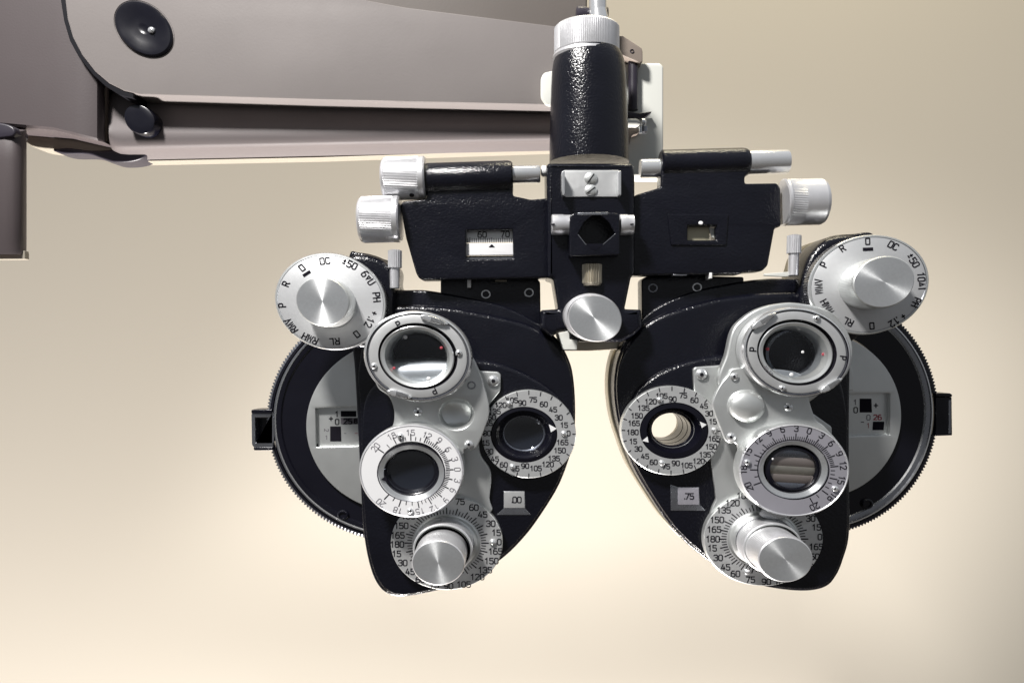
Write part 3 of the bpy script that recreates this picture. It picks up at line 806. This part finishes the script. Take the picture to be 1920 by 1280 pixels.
    mb.grid([vring(pu + (0, (516 - vv) * .03)[side], vv, r, hpn, T * 4, T if t else 0, .8, 1) for vv, r, t in ((v0, 7, 0), (v0 + 2, 12, 1), (v1 - 1, 12, 1), (v1, 9.5, 0), (v2, 9.2, 0), (v2 + 1, 5, 0))], 'knurl')
    if side: plate(mb, [rnd(L([(1433, 513), (1498, 508), (1498, 517), (1470, 519), (1433, 517)], hpn), 1)], hpn - 6, hpn, 1, 'ivory')
    mb.build('lever_pin', ph, angle=25)

    # --- back plate & front bracket
    mb = MB()
    HBk = 34
    if side == 0:
        plate(mb, [rnd(L([(880, 694), (934, 697), (939, 702), (938, 733), (915, 762), (900, 800), (898, 850), (921, 880), (921, 905), (917, 938), (925, 956), (900, 975), (760, 965), (720, 900), (760, 720)], HBk), [4, 6, 3, 4, 12, 20, 20, 14, 14, 12, 6, 6, 6, 6, 6])], HBk - 14, HBk, 2, 'satin')
    else:
        plate(mb, [rnd(L([(1300, 692), (1304, 688), (1356, 684), (1420, 700), (1560, 800), (1560, 900), (1480, 1000), (1400, 1000), (1325, 985), (1336, 950), (1343, 936), (1341, 915), (1334, 872), (1330, 840), (1302, 735)], HBk), 4)], HBk - 14, HBk, 2, 'satin')
    bp = mb.build('base_plate', ph)
    screw(bp, *(((925, 714), (1316, 702))[side]), HBk, 11, 'hex')
    mb = MB(); HFp = 74
    holes = [[(c_[0] + a_ * math.cos(2 * PI * i / 60), c_[1] + b_ * math.sin(2 * PI * i / 60)) for i in range(60)] for c_, a_, b_ in
             ((U(*((782, 669), (1492.5, 661.5))[side], 102), 59, 50), (U(*((771, 885), (1487, 879.5))[side], 96), 52, 44))]
    if side == 0:
        dim = (855, 776, 33, 29)
        lo = [(835, 600), (874, 650), (896, 688), (912, 738), (917, 765), (915, 785), (907, 808), (897, 832), (890, 842), (880, 845), (871, 842), (866, 870), (858, 920), (800, 962), (710, 925), (684, 872), (700, 838), (722, 820), (735, 800), (739, 783), (737, 762), (728, 742), (705, 720), (700, 660), (740, 610), (790, 595)]
        plate(mb, [smooth(L(lo, HFp), 5), ell(*dim, HFp, 60)] + holes, HFp - 12, HFp, 2.5, 'satin')
        lathe(mb, dial(*dim[:2], HFp, dim[2], dim[3]), [(1.06, -2.5), (1.0, -.5), (.93, -3)] + [(math.cos(t), -3 - 17 * math.sin(t)) for t in (.6, .9, 1.15, 1.35, 1.5)] + [(.004, -20)], 'satin', 60)
    else:
        dim = (1399, 761, 36, 31)
        lo = [(1366, 702), (1370, 694), (1380, 690), (1420, 690), (1500, 700), (1515, 742), (1522, 765), (1531, 787), (1550, 803), (1580, 850), (1560, 940), (1490, 962), (1410, 935), (1392, 880), (1382, 833), (1372, 831), (1361, 826), (1352, 805), (1338, 768), (1337, 750), (1350, 722)]
        plate(mb, [smooth(L(lo, HFp), 5)] + holes[1:], HFp - 10, HFp, 2.5, 'satin')
        td = [(1348, 720), (1362, 665), (1373, 620), (1392, 597), (1420, 579), (1457, 569), (1500, 568), (1560, 585), (1598, 640), (1590, 700), (1540, 738), (1500, 760), (1400, 770)]
        plate(mb, [smooth(L(td, HFp - 8), 5)] + holes[:1], HFp - 30, HFp - 8, 5, 'satin')
        lathe(mb, dial(*dim[:2], HFp, dim[2], dim[3]), [(1.05, -2), (1.0, .5), (.96, 3)] + [(math.cos(t), 3 + 15 * math.sin(t)) for t in (.45, .7, .95, 1.2, 1.4)] + [(.004, 18)], 'satin', 60)
    br = mb.build('lens_bracket', ph, angle=40)
    for u, v, r, kd in (((884, 722, 7.5, 'ring'), (783.5, 772, 8, 'hex'), (879, 833, 8, 'hex')), ((1377, 706, 7.5, 'hex'), (1477.5, 763, 8, 'hex'), (1371, 819, 8, 'hex')))[side]:
        screw(br, u, v, HFp + .5, r, kd, m='steel' if kd == 'ring' else 'chrome')

    # --- rotary prism ring
    HR = 104
    u, v, rx, ry, b = ((783.5, 668, 102, 86, 3), (1494, 660.5, 102.5, 85, 3))[side]
    mb = MB(); fr = dial(u, v, HR, rx, ry, b)
    lathe(mb, fr, [(1.0, -36), (1.0, -14), (1.0, -3), (.975, 1), (.945, 2), (.935, -1.5), (.915, -2), (.90, 0), (.88, .6), (.73, .6), (.715, -1)], ['chrome', 'chrome', 'chrome', 'chrome', 'ink', 'steel', 'chrome', 'face', 'face', 'ink'], 120)
    lathe(mb, dial(u - 1.5, v + 1, HR - 2, rx, ry, b), [(.715, 0), (.70, -8), (.685, -8), (.68, -1), (.66, 0), (.60, -2), (.56, -12), (.53, -22), (.52, -40), (.515, -60)], ['ink', 'ink', 'ink', 'chrome', 'satin', 'satin', 'satin', 'satin', 'steel'], 96)
    pr_ = mb.build('rotary_prism', ph, angle=28, label='chrome ring of the rotary prism with a lens in the middle')
    mb = MB(); lu, lv = ((787, 667), (1485, 657))[side]
    # what lies behind the glass: black backing, with the step's highlight added as a pale piece
    lathe(mb, dial(u - 1.5, v + 1, HR - 62, rx, ry, b), [(.60, 0), (.3, 0), (.002, 0)], 'black', 48)
    mb.build('prism_backing', pr_)
    mb = MB()
    if side == 0:
        c = U(735, 702, HR - 30)
        lathe(mb, ((c[0] - 4, c[1] + 2, HR - 62), (0, 0, 30), (0, 29, 0), (1, -.03, 0)), [(1, 0), (1, 112)], 'satin', 64, cap0=True, cap1=True)  # pale cylinder added as the housing ridge's highlight seen through the lens
        mb.build('prism_glint_and_ring', pr_)
    else:
        lathe(mb, dial(1494, 664, HR - 46, 58, 48), [(1, 0), (.93, 3), (.88, -3)], 'steel', 60); mb.build('prism_glint_and_ring', pr_)
    mb = MB()
    lathe(mb, dial(u - 1.5, v + 1, HR - 22, rx, ry, b), [(.56, 0), (.5, 1.8), (.4, 3.6), (.3, 4.8), (.2, 5.6), (.1, 6.1), (.004, 6.3)], 'glass', 64)
    mb.build('prism_lens', pr_)
    mb = MB()
    dots = (((827.5, 652, 'red', 3.2), (739, 690, 'red', 3), (760, 632, 'paint', 4), (803.5, 709.5, 'paint', 4)), ((1439, 654, 'red', 3.6), (1544, 664, 'red', 3.6), (1498, 616, 'paint', 3.6), (1484, 702, 'paint', 4), (1505, 660, 'paint', 3)))[side]
    for du, dv, mm, r in dots: lathe(mb, dial(du, dv, HR - 14.5, r, r * .9), [(1, 0), (.7, .8), (.01, 1)], mm, 18)
    mb.build('index_dots', pr_)
    if side == 0:
        pl_ = [('P', 747, 607.5), ('P', 814, 733)]; sw_ = ((701, 686), (860, 661.5))
    else:
        pl_ = [('P', 1412, 654.5), ('P', 1581, 671)]; sw_ = ((1531, 596.5), (1466.5, 727.5))
    mb = MB(); ptext(mb, pl_, HR + 1.2, 10.5, 2.2, (u, v))
    if side: ptext(mb, [('2', 1435, 688), ('0', 1438, 692), ('4', 1447, 701), ('2', 1443, 697)], HR - 2, 5, .8, (u, v), m='fadedink')
    mb.build('dial_lettering', pr_, solid=False)
    for su, sv in sw_: screw(pr_, su, sv, HR + .5, 6, 'hex', hz=.8)
    # grip tabs let into the ring
    for tu, tv, a, ln in (((814, 600, 16, 27), (748, 739, 14, 24)), ((1433, 601, -33, 27), (1560, 722, -32, 24)))[side]:
        mb = MB(); a = math.radians(a); pts = []
        for i in range(28):
            t = 2 * PI * i / 28; lx = ln * math.cos(t); ly = 6.0 * math.sin(t) * (1 - .3 * math.cos(t)) + (.35 if i % 2 else -.35)
            pts.append((tu + lx * math.cos(a) - ly * math.sin(a), tv + lx * math.sin(a) + ly * math.cos(a)))
        plate(mb, [L(pts, HR + 7)], HR - 10, HR + 7, 1.6, 'chrome', 2)
        for i in range(11):
            lx = -ln * .2 + i * ln * .09
            line(mb, tu + lx * math.cos(a) + 4 * math.sin(a), tv + lx * math.sin(a) - 4 * math.cos(a), tu + lx * math.cos(a) - 4 * math.sin(a), tv + lx * math.sin(a) + 4 * math.cos(a), HR + 7.3, .9, 'slot')
        mb.build('grip_tab', pr_)

    # --- prism power dial under the ring
    HX = 104
    u, v, rx, ry = ((771.5, 882.5, 99, 88), (1489.5, 881.5, 104.5, 87.5))[side]
    mt = 'white' if side == 0 else 'lilac'
    mb = MB(); fr = dial(u, v, HX, rx, ry)
    lathe(mb, fr, [(1.0, -32), (1.0, -4), (.99, -1), (.965, 1.2), (.95, 0), (.63, 0)], ['satin', 'satin', 'knurl', 'knurl', mt], 140)
    iu, iv, irx, iry = ((771, 886, 63, 53), (1487, 879.5, 66, 55))[side]
    q = irx / rx
    lathe(mb, dial(iu, iv, HX, irx, iry), [(1.03, -.3), (1.0, .6), (.98, 0), (.83, -3), (.81, -7), (.79, -20)], ['ink', 'steel', 'brushed', 'steel', 'ink'], 96)
    sd = mb.build('prism_power_dial', ph, angle=28, label='white scale dial around a dark lens' if side == 0 else 'scale dial greyed for shade around a lens with modelled reflection stripes')
    mb = MB()
    lu, lv, lrx, lry = ((771, 885, 51, 42), (1487, 879, 53, 45))[side]
    if side == 0:
        lathe(mb, dial(lu, lv, HX - 8, lrx + 1, lry + 1), [(1, 0), (.96, -2), (.90, -3), (.89, -9), (.80, -11), (.6, -15), (.4, -17.5), (.2, -19), (.004, -19.5)], ['gloss', 'gloss', 'steel', 'gloss', 'lens', 'lens', 'lens', 'lens'], 64)
        mb.build('lens_cell', sd); mb = MB()
        lathe(mb, dial(lu, lv, HX - 8, lrx + 1, lry + 1), [(.93, -2), (.8, 0), (.6, 2.2), (.35, 3.8), (.15, 4.5), (.004, 4.7)], 'glass', 64)
        mb.build('lens', sd)
    else:
        lathe(mb, dial(lu, lv, HX - 10, lrx, lry), [(1, 0), (.9, 2), (.84, 3.5), (.82, 2), (.80, -6), (.78, -20)], 'gloss', 64)
        for i, (dv, r, mm) in enumerate(((-36, 19, 'steel'), (-19, 19, 'bronze'), (-3, 19, 'brass'), (12, 19, 'bronze'), (28, 19, 'steel'))):  # metal rollers added as the blurred room reflection in the lens
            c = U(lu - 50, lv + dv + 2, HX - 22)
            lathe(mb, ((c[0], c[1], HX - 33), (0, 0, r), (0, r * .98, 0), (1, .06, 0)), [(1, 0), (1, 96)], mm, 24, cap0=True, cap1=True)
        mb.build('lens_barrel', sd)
        mb = MB(); lathe(mb, dial(lu, lv, HX - 9, 43.5, 37.5), [(1, 0), (.8, 3), (.6, 5), (.4, 6.3), (.2, 7.1), (.004, 7.4)], 'glass', 64)
        lathe(mb, dial(1449, 860, HX + 1, 2.2, 2), [(1, 0), (.01, 1)], 'paint', 12)
        mb.build('lens', sd)
    if side == 0:
        lab = [('20', 704, 838), ('18', 735, 817), ('15', 770, 810.5), ('12', 801, 816), ('9', 823.5, 825), ('6', 840, 842), ('3', 852.5, 860), ('0', 857.5, 879.5), ('3', 857.5, 900.5), ('6', 849, 919), ('9', 836, 937.5), ('12', 814, 952), ('15', 787, 958), ('18', 745, 956), ('20', 714, 942)]
        vals = [20, 18, 15, 12, 9, 6, 3, 0, -3, -6, -9, -12, -15, -18, -20]
        # measured angles
        sz, ww, mmi = 10, 1.15, 'fadedink'
    else:
        lab = [('20', 1404, 912), ('18', 1394, 880), ('15', 1402, 847), ('12', 1420, 825), ('9', 1442, 811.5), ('6', 1467, 804.5), ('3', 1493, 803), ('0', 1517.5, 807.5), ('3', 1541, 816), ('6', 1559, 831), ('9', 1574, 850), ('12', 1581, 872.5), ('15', 1577.5, 900), ('18', 1560, 932), ('20', 1527.5, 949)]
        vals = [20, 18, 15, 12, 9, 6, 3, 0, -3, -6, -9, -12, -15, -18, -20]
        sz, ww, mmi = 10.5, 1.7, 'ink'
    mb = MB(); e = HX + .5
    ptext(mb, lab, e, sz, ww, (u, v), m=mmi)
    ang = []
    for s_, lu_, lv_ in lab:
        a = math.atan2((lv_ - v) / ry, (lu_ - u) / rx); ang.append(a)
    for i in range(1, len(ang)):
        while ang[i] < ang[i - 1]: ang[i] += 2 * PI
    for i in range(len(ang)):
        a = ang[i]
        def tick(a, r0, r1, w): line(mb, u + rx * r0 * math.cos(a), v + ry * r0 * math.sin(a), u + rx * r1 * math.cos(a), v + ry * r1 * math.sin(a), e, w)
        tick(a, .655, .79, 1.7)
        if i < len(ang) - 1:
            st = abs(vals[i + 1] - vals[i])
            for j in range(1, 5 if (st == 3 and abs(vals[i]) <= 12 and abs(vals[i + 1]) <= 12) else st):
                st2 = 5 if (st == 3 and abs(vals[i]) <= 12 and abs(vals[i + 1]) <= 12) else st
                tick(a + (ang[i + 1] - a) * j / st2, .655, .725, 1.2)
    if side == 0: flat(mb, [(714, 899), (724, 891), (726, 903)], e + .3, 'ink')
    mb.build('scale_lettering', sd, solid=False)
    for bu, bv in (((750.5, 817), (769, 957)), ((1401, 866), (1565.5, 915.5)))[side]:
        screw(sd, bu, bv, HX + .5, 6, 'hex', hz=.8)

    # --- axis dial with the observing lens
    HO = 46
    u, v, rx, ry = ((991.5, 813.5, 88.5, 82.5), (1259, 807, 94, 83.5))[side]
    mb = MB()
    iu, iv, irx, iry = ((982.5, 814.5, 62.5, 52.5), (1264, 807, 64.5, 53))[side]
    k0 = (F - HO) / F
    c1 = U(u, v, HO); c2 = U(iu, iv, HO)
    N = 96
    def er(c, a, b_, z): return [(c[0] + a * k0 * math.cos(2 * PI * i / N), c[1] + b_ * k0 * math.sin(2 * PI * i / N), HO + z) for i in range(N)]
    rings = [er(c1, rx, ry, -26), er(c1, rx, ry, -1.5), er(c1, rx * .985, ry * .985, 0), er(c2, irx, iry, 0), er(c2, irx - 1, iry - 1, -3)]
    mb.grid(rings, ['satin', 'satin', 'face', 'ink'])
    od = mb.build('axis_dial', ph, angle=30, label='round axis dial numbered in steps of 15')
    mb = MB(); fr = dial(iu, iv, HO, irx, iry)
    if side == 0:
        lathe(mb, fr, [(.995, -3), (.97, -.5), (.86, .6), (.84, -1), (.80, -3), (.70, -8), (.66, -13)], 'gloss', 96)
        lathe(mb, fr, [(.66, -13), (.64, -20), (.60, -21), (.59, -27), (.5, -30), (.35, -33), (.2, -35), (.004, -36)], ['gloss', 'steel', 'gloss', 'lens', 'lens', 'lens', 'lens'], 72)
        lathe(mb, fr, [(.655, -13.5), (.55, -11), (.4, -8.8), (.2, -7.2), (.004, -6.8)], 'glass', 72)
    else:
        tb = 35 / (irx * kk); 
        lathe(mb, fr, [(.995, -3), (.97, -.5), (.80, 0), (.78, -2), (.66, -14), (.64, -20), (.63, -20), (.60, -24), (.58, -24), (.575, -50), (.565, -50), (.56, -85), (.55, -85), (.54, -122)], 'gloss', 96)
        lathe(mb, fr, [(.655, -15.5), (.645, -15), (.635, -16)], 'chrome', 72)
    bl = mb.build('lens_barrel', od, angle=30)
    if side:
        mb = MB(); c = U(iu, iv, HO)
        mb.build('lens_tube', od) if mb.v else None
    mb = MB(); e = HO + .5
    if side == 0:
        lab = [('120', 939, 759), ('105', 960.5, 750), ('90', 979, 755), ('75', 999.5, 749), ('60', 1019.5, 757.5), ('45', 1037, 767.5), ('30', 1047.5, 782.5), ('15', 1058, 796.5), ('0', 1066, 812), ('165', 1055, 829), ('150', 1050, 844), ('135', 1039, 859), ('120', 1027.5, 870), ('105', 1005, 877.5), ('90', 984.5, 873), ('75', 966.5, 878), ('60', 944.5, 871), ('45', 928, 860), ('30', 917.5, 846), ('15', 911, 830), ('180', 910, 812), ('165', 913, 793), ('150', 919, 782), ('135', 928, 771)]
        tris = [((1029, 795), (1044, 803), (1033, 810))]
        bds = ((954.5, 756), (1057.5, 812.5), (961, 874.5))
    else:
        lab = [('120', 1220.5, 752.5), ('105', 1241, 742), ('90', 1261, 748), ('75', 1281, 741), ('60', 1302, 750), ('45', 1320, 761), ('30', 1329.5, 775), ('15', 1337, 790), ('165', 1339.5, 822), ('150', 1334, 837), ('135', 1322.5, 852), ('120', 1310.5, 864), ('105', 1288, 872), ('90', 1267, 868), ('75', 1249, 874), ('60', 1225.5, 866), ('45', 1209.5, 855), ('30', 1197, 841), ('15', 1187.5, 827), ('180', 1186.5, 810), ('165', 1189, 793), ('150', 1194.5, 779), ('135', 1207, 764.5)]
        tris = [((1312, 790), (1325, 795.5), (1316, 802)), ((1204, 826), (1214, 818), (1216, 829))]
        bds = ((1237, 749), (1339.5, 806), (1241.5, 867.5))
    ptext(mb, lab, e, 8.8, 1.7, gap=.2)
    for i in range(24):
        a = 2 * PI * i / 24 + (.01 if side else 0)
        line(mb, u + rx * .93 * math.cos(a), v + ry * .90 * math.sin(a), u + rx * .99 * math.cos(a), v + ry * .985 * math.sin(a), e, 1.7)
    for t in tris: flat(mb, t, HO + .8, 'paint')
    mb.build('scale_lettering', od, solid=False)
    for bu, bv in bds: screw(od, bu, bv, HO + .5, 5.5, 'dome', name='bead', m='chrome', hz=.8)

    # --- lower axis dial and its tall knob
    HL = 44
    u, v, rx, ry = ((837.5, 1017.5, 105, 88), (1431.5, 1010, 112, 88))[side]
    mb = MB(); fr = dial(u, v, HL, rx, ry)
    lathe(mb, fr, [(1.0, -22), (1.0, -2), (.985, 0), (.60, 0), (.575, 1.5), (.55, 9), (.50, 12), (.45, 12)], ['satin', 'satin', 'face', 'satin', 'satin', 'satin', 'steel'], 120)
    ld = mb.build('cylinder_axis_dial', ph, angle=30, label='engraved dial under the tall cylinder axis knob')
    cu_, cv_, crx, cry = ((830, 1030, 56, 48), (1450, 1028, 56, 47.5))[side]
    mb = MB(); fr = dial(cu_, cv_, 100, crx, cry)
    lathe(mb, fr, [(.98, -56), (1.0, -14), (1, -2), (.97, 0), (.93, .5), (.925, -3), (.89, -3), (.885, 0)], ['knurl', 'knurl', 'knurl', 'satin', 'ink', 'ink', 'satin'], teeth=90, amp=.008, knurl=(1, 2))
    mb.build('collar', ld, angle=25)
    ku, kv, krx, kry = ((821.5, 1055, 50, 42.5), (1473, 1048.5, 52, 43))[side]
    round_knob(ld, 'knob', ku, kv, 166, krx, kry, 0, 74, teeth=90, side='knurl', amp=.006)
    mb = MB(); e = HL + .5
    if side == 0:
        lab = [('75', 862.5, 940), ('60', 888.5, 951), ('45', 905, 964), ('30', 920, 981), ('15', 931, 998), ('0', 936, 1015.5), ('165', 929.5, 1033), ('150', 922, 1051), ('135', 910, 1068), ('120', 895.5, 1081), ('105', 870, 1095), ('90', 841, 1098), ('75', 814, 1096.5), ('60', 788, 1086), ('45', 769, 1071), ('30', 755, 1054.5), ('15', 744, 1037.5), ('180', 745, 1020), ('165', 746, 1003), ('150', 753, 985), ('135', 766, 967), ('120', 785, 951)]
    else:
        lab = [('105', 1395, 929), ('120', 1374, 942.5), ('135', 1357.5, 956), ('150', 1345, 974), ('165', 1339.5, 992), ('180', 1337, 1010), ('15', 1336, 1027), ('30', 1346.5, 1045), ('45', 1360.5, 1062.5), ('60', 1379, 1075), ('75', 1407, 1086), ('90', 1437, 1090), ('105', 1466, 1091), ('120', 1492, 1080), ('30', 1520, 971.5), ('15', 1531.5, 988), ('0', 1537.5, 1006), ('165', 1531, 1024.5), ('150', 1524, 1043), ('135', 1512, 1062), ('45', 1505, 956), ('60', 1490, 944)]
    ptext(mb, lab, e, 10.5, 1.9, gap=.2)
    for i in range(72):
        a = 2 * PI * i / 72
        r1 = .745 if i % 3 == 0 else .70
        line(mb, u + rx * .625 * math.cos(a), v + ry * .625 * math.sin(a), u + rx * r1 * math.cos(a), v + ry * r1 * math.sin(a), e, 2.0 if i % 3 == 0 else 1.5)
    mb.build('scale_lettering', ld, solid=False)
    screw(ld, *(((924, 1016), (1401, 1071))[side]), HL + .5, 6, 'dome', name='bead', hz=.8)
    if side:
        mb = MB(); lathe(mb, dial(1452, 962, HL + 24, 26, 10), [(1, -6), (1, 0), (.01, 0)], 'chrome', teeth=24, amp=.08, knurl=(0, 1)); mb.build('small_gear', ld, angle=20)

    # --- cylinder power window
    mb = MB()
    hw_ = HF + 1
    if side == 0:
        plate(mb, [L([(944, 920), (984, 920), (985, 953), (996, 965), (931, 965), (944, 953)], hw_)], HF - 3, hw_, .8, 'steel')
        plate(mb, [L([(945, 921), (983, 921), (984, 952), (945, 952)], hw_ + 1)], HF - 2, hw_ + 1, .6, 'face')
        pw = mb.build('cylinder_power_window', ph); mb = MB(); text(mb, 966.5, 936.5, hw_ + 1.5, '.00', 10.5, w=1.9, gap=.16)
    else:
        plate(mb, [L([(1257, 908), (1272, 913), (1311, 913), (1312, 946), (1323, 957), (1258, 957)], hw_)], HF - 3, hw_, .8, 'steel')
        plate(mb, [L([(1271, 914), (1310, 914), (1311, 946), (1271, 946)], hw_ + 1)], HF - 2, hw_ + 1, .6, 'lilac')
        pw = mb.build('cylinder_power_window', ph); mb = MB(); text(mb, 1290, 930, hw_ + 1.5, '.75', 10.5, w=1.9, gap=.16)
    mb.build('window_lettering', pw, solid=False)
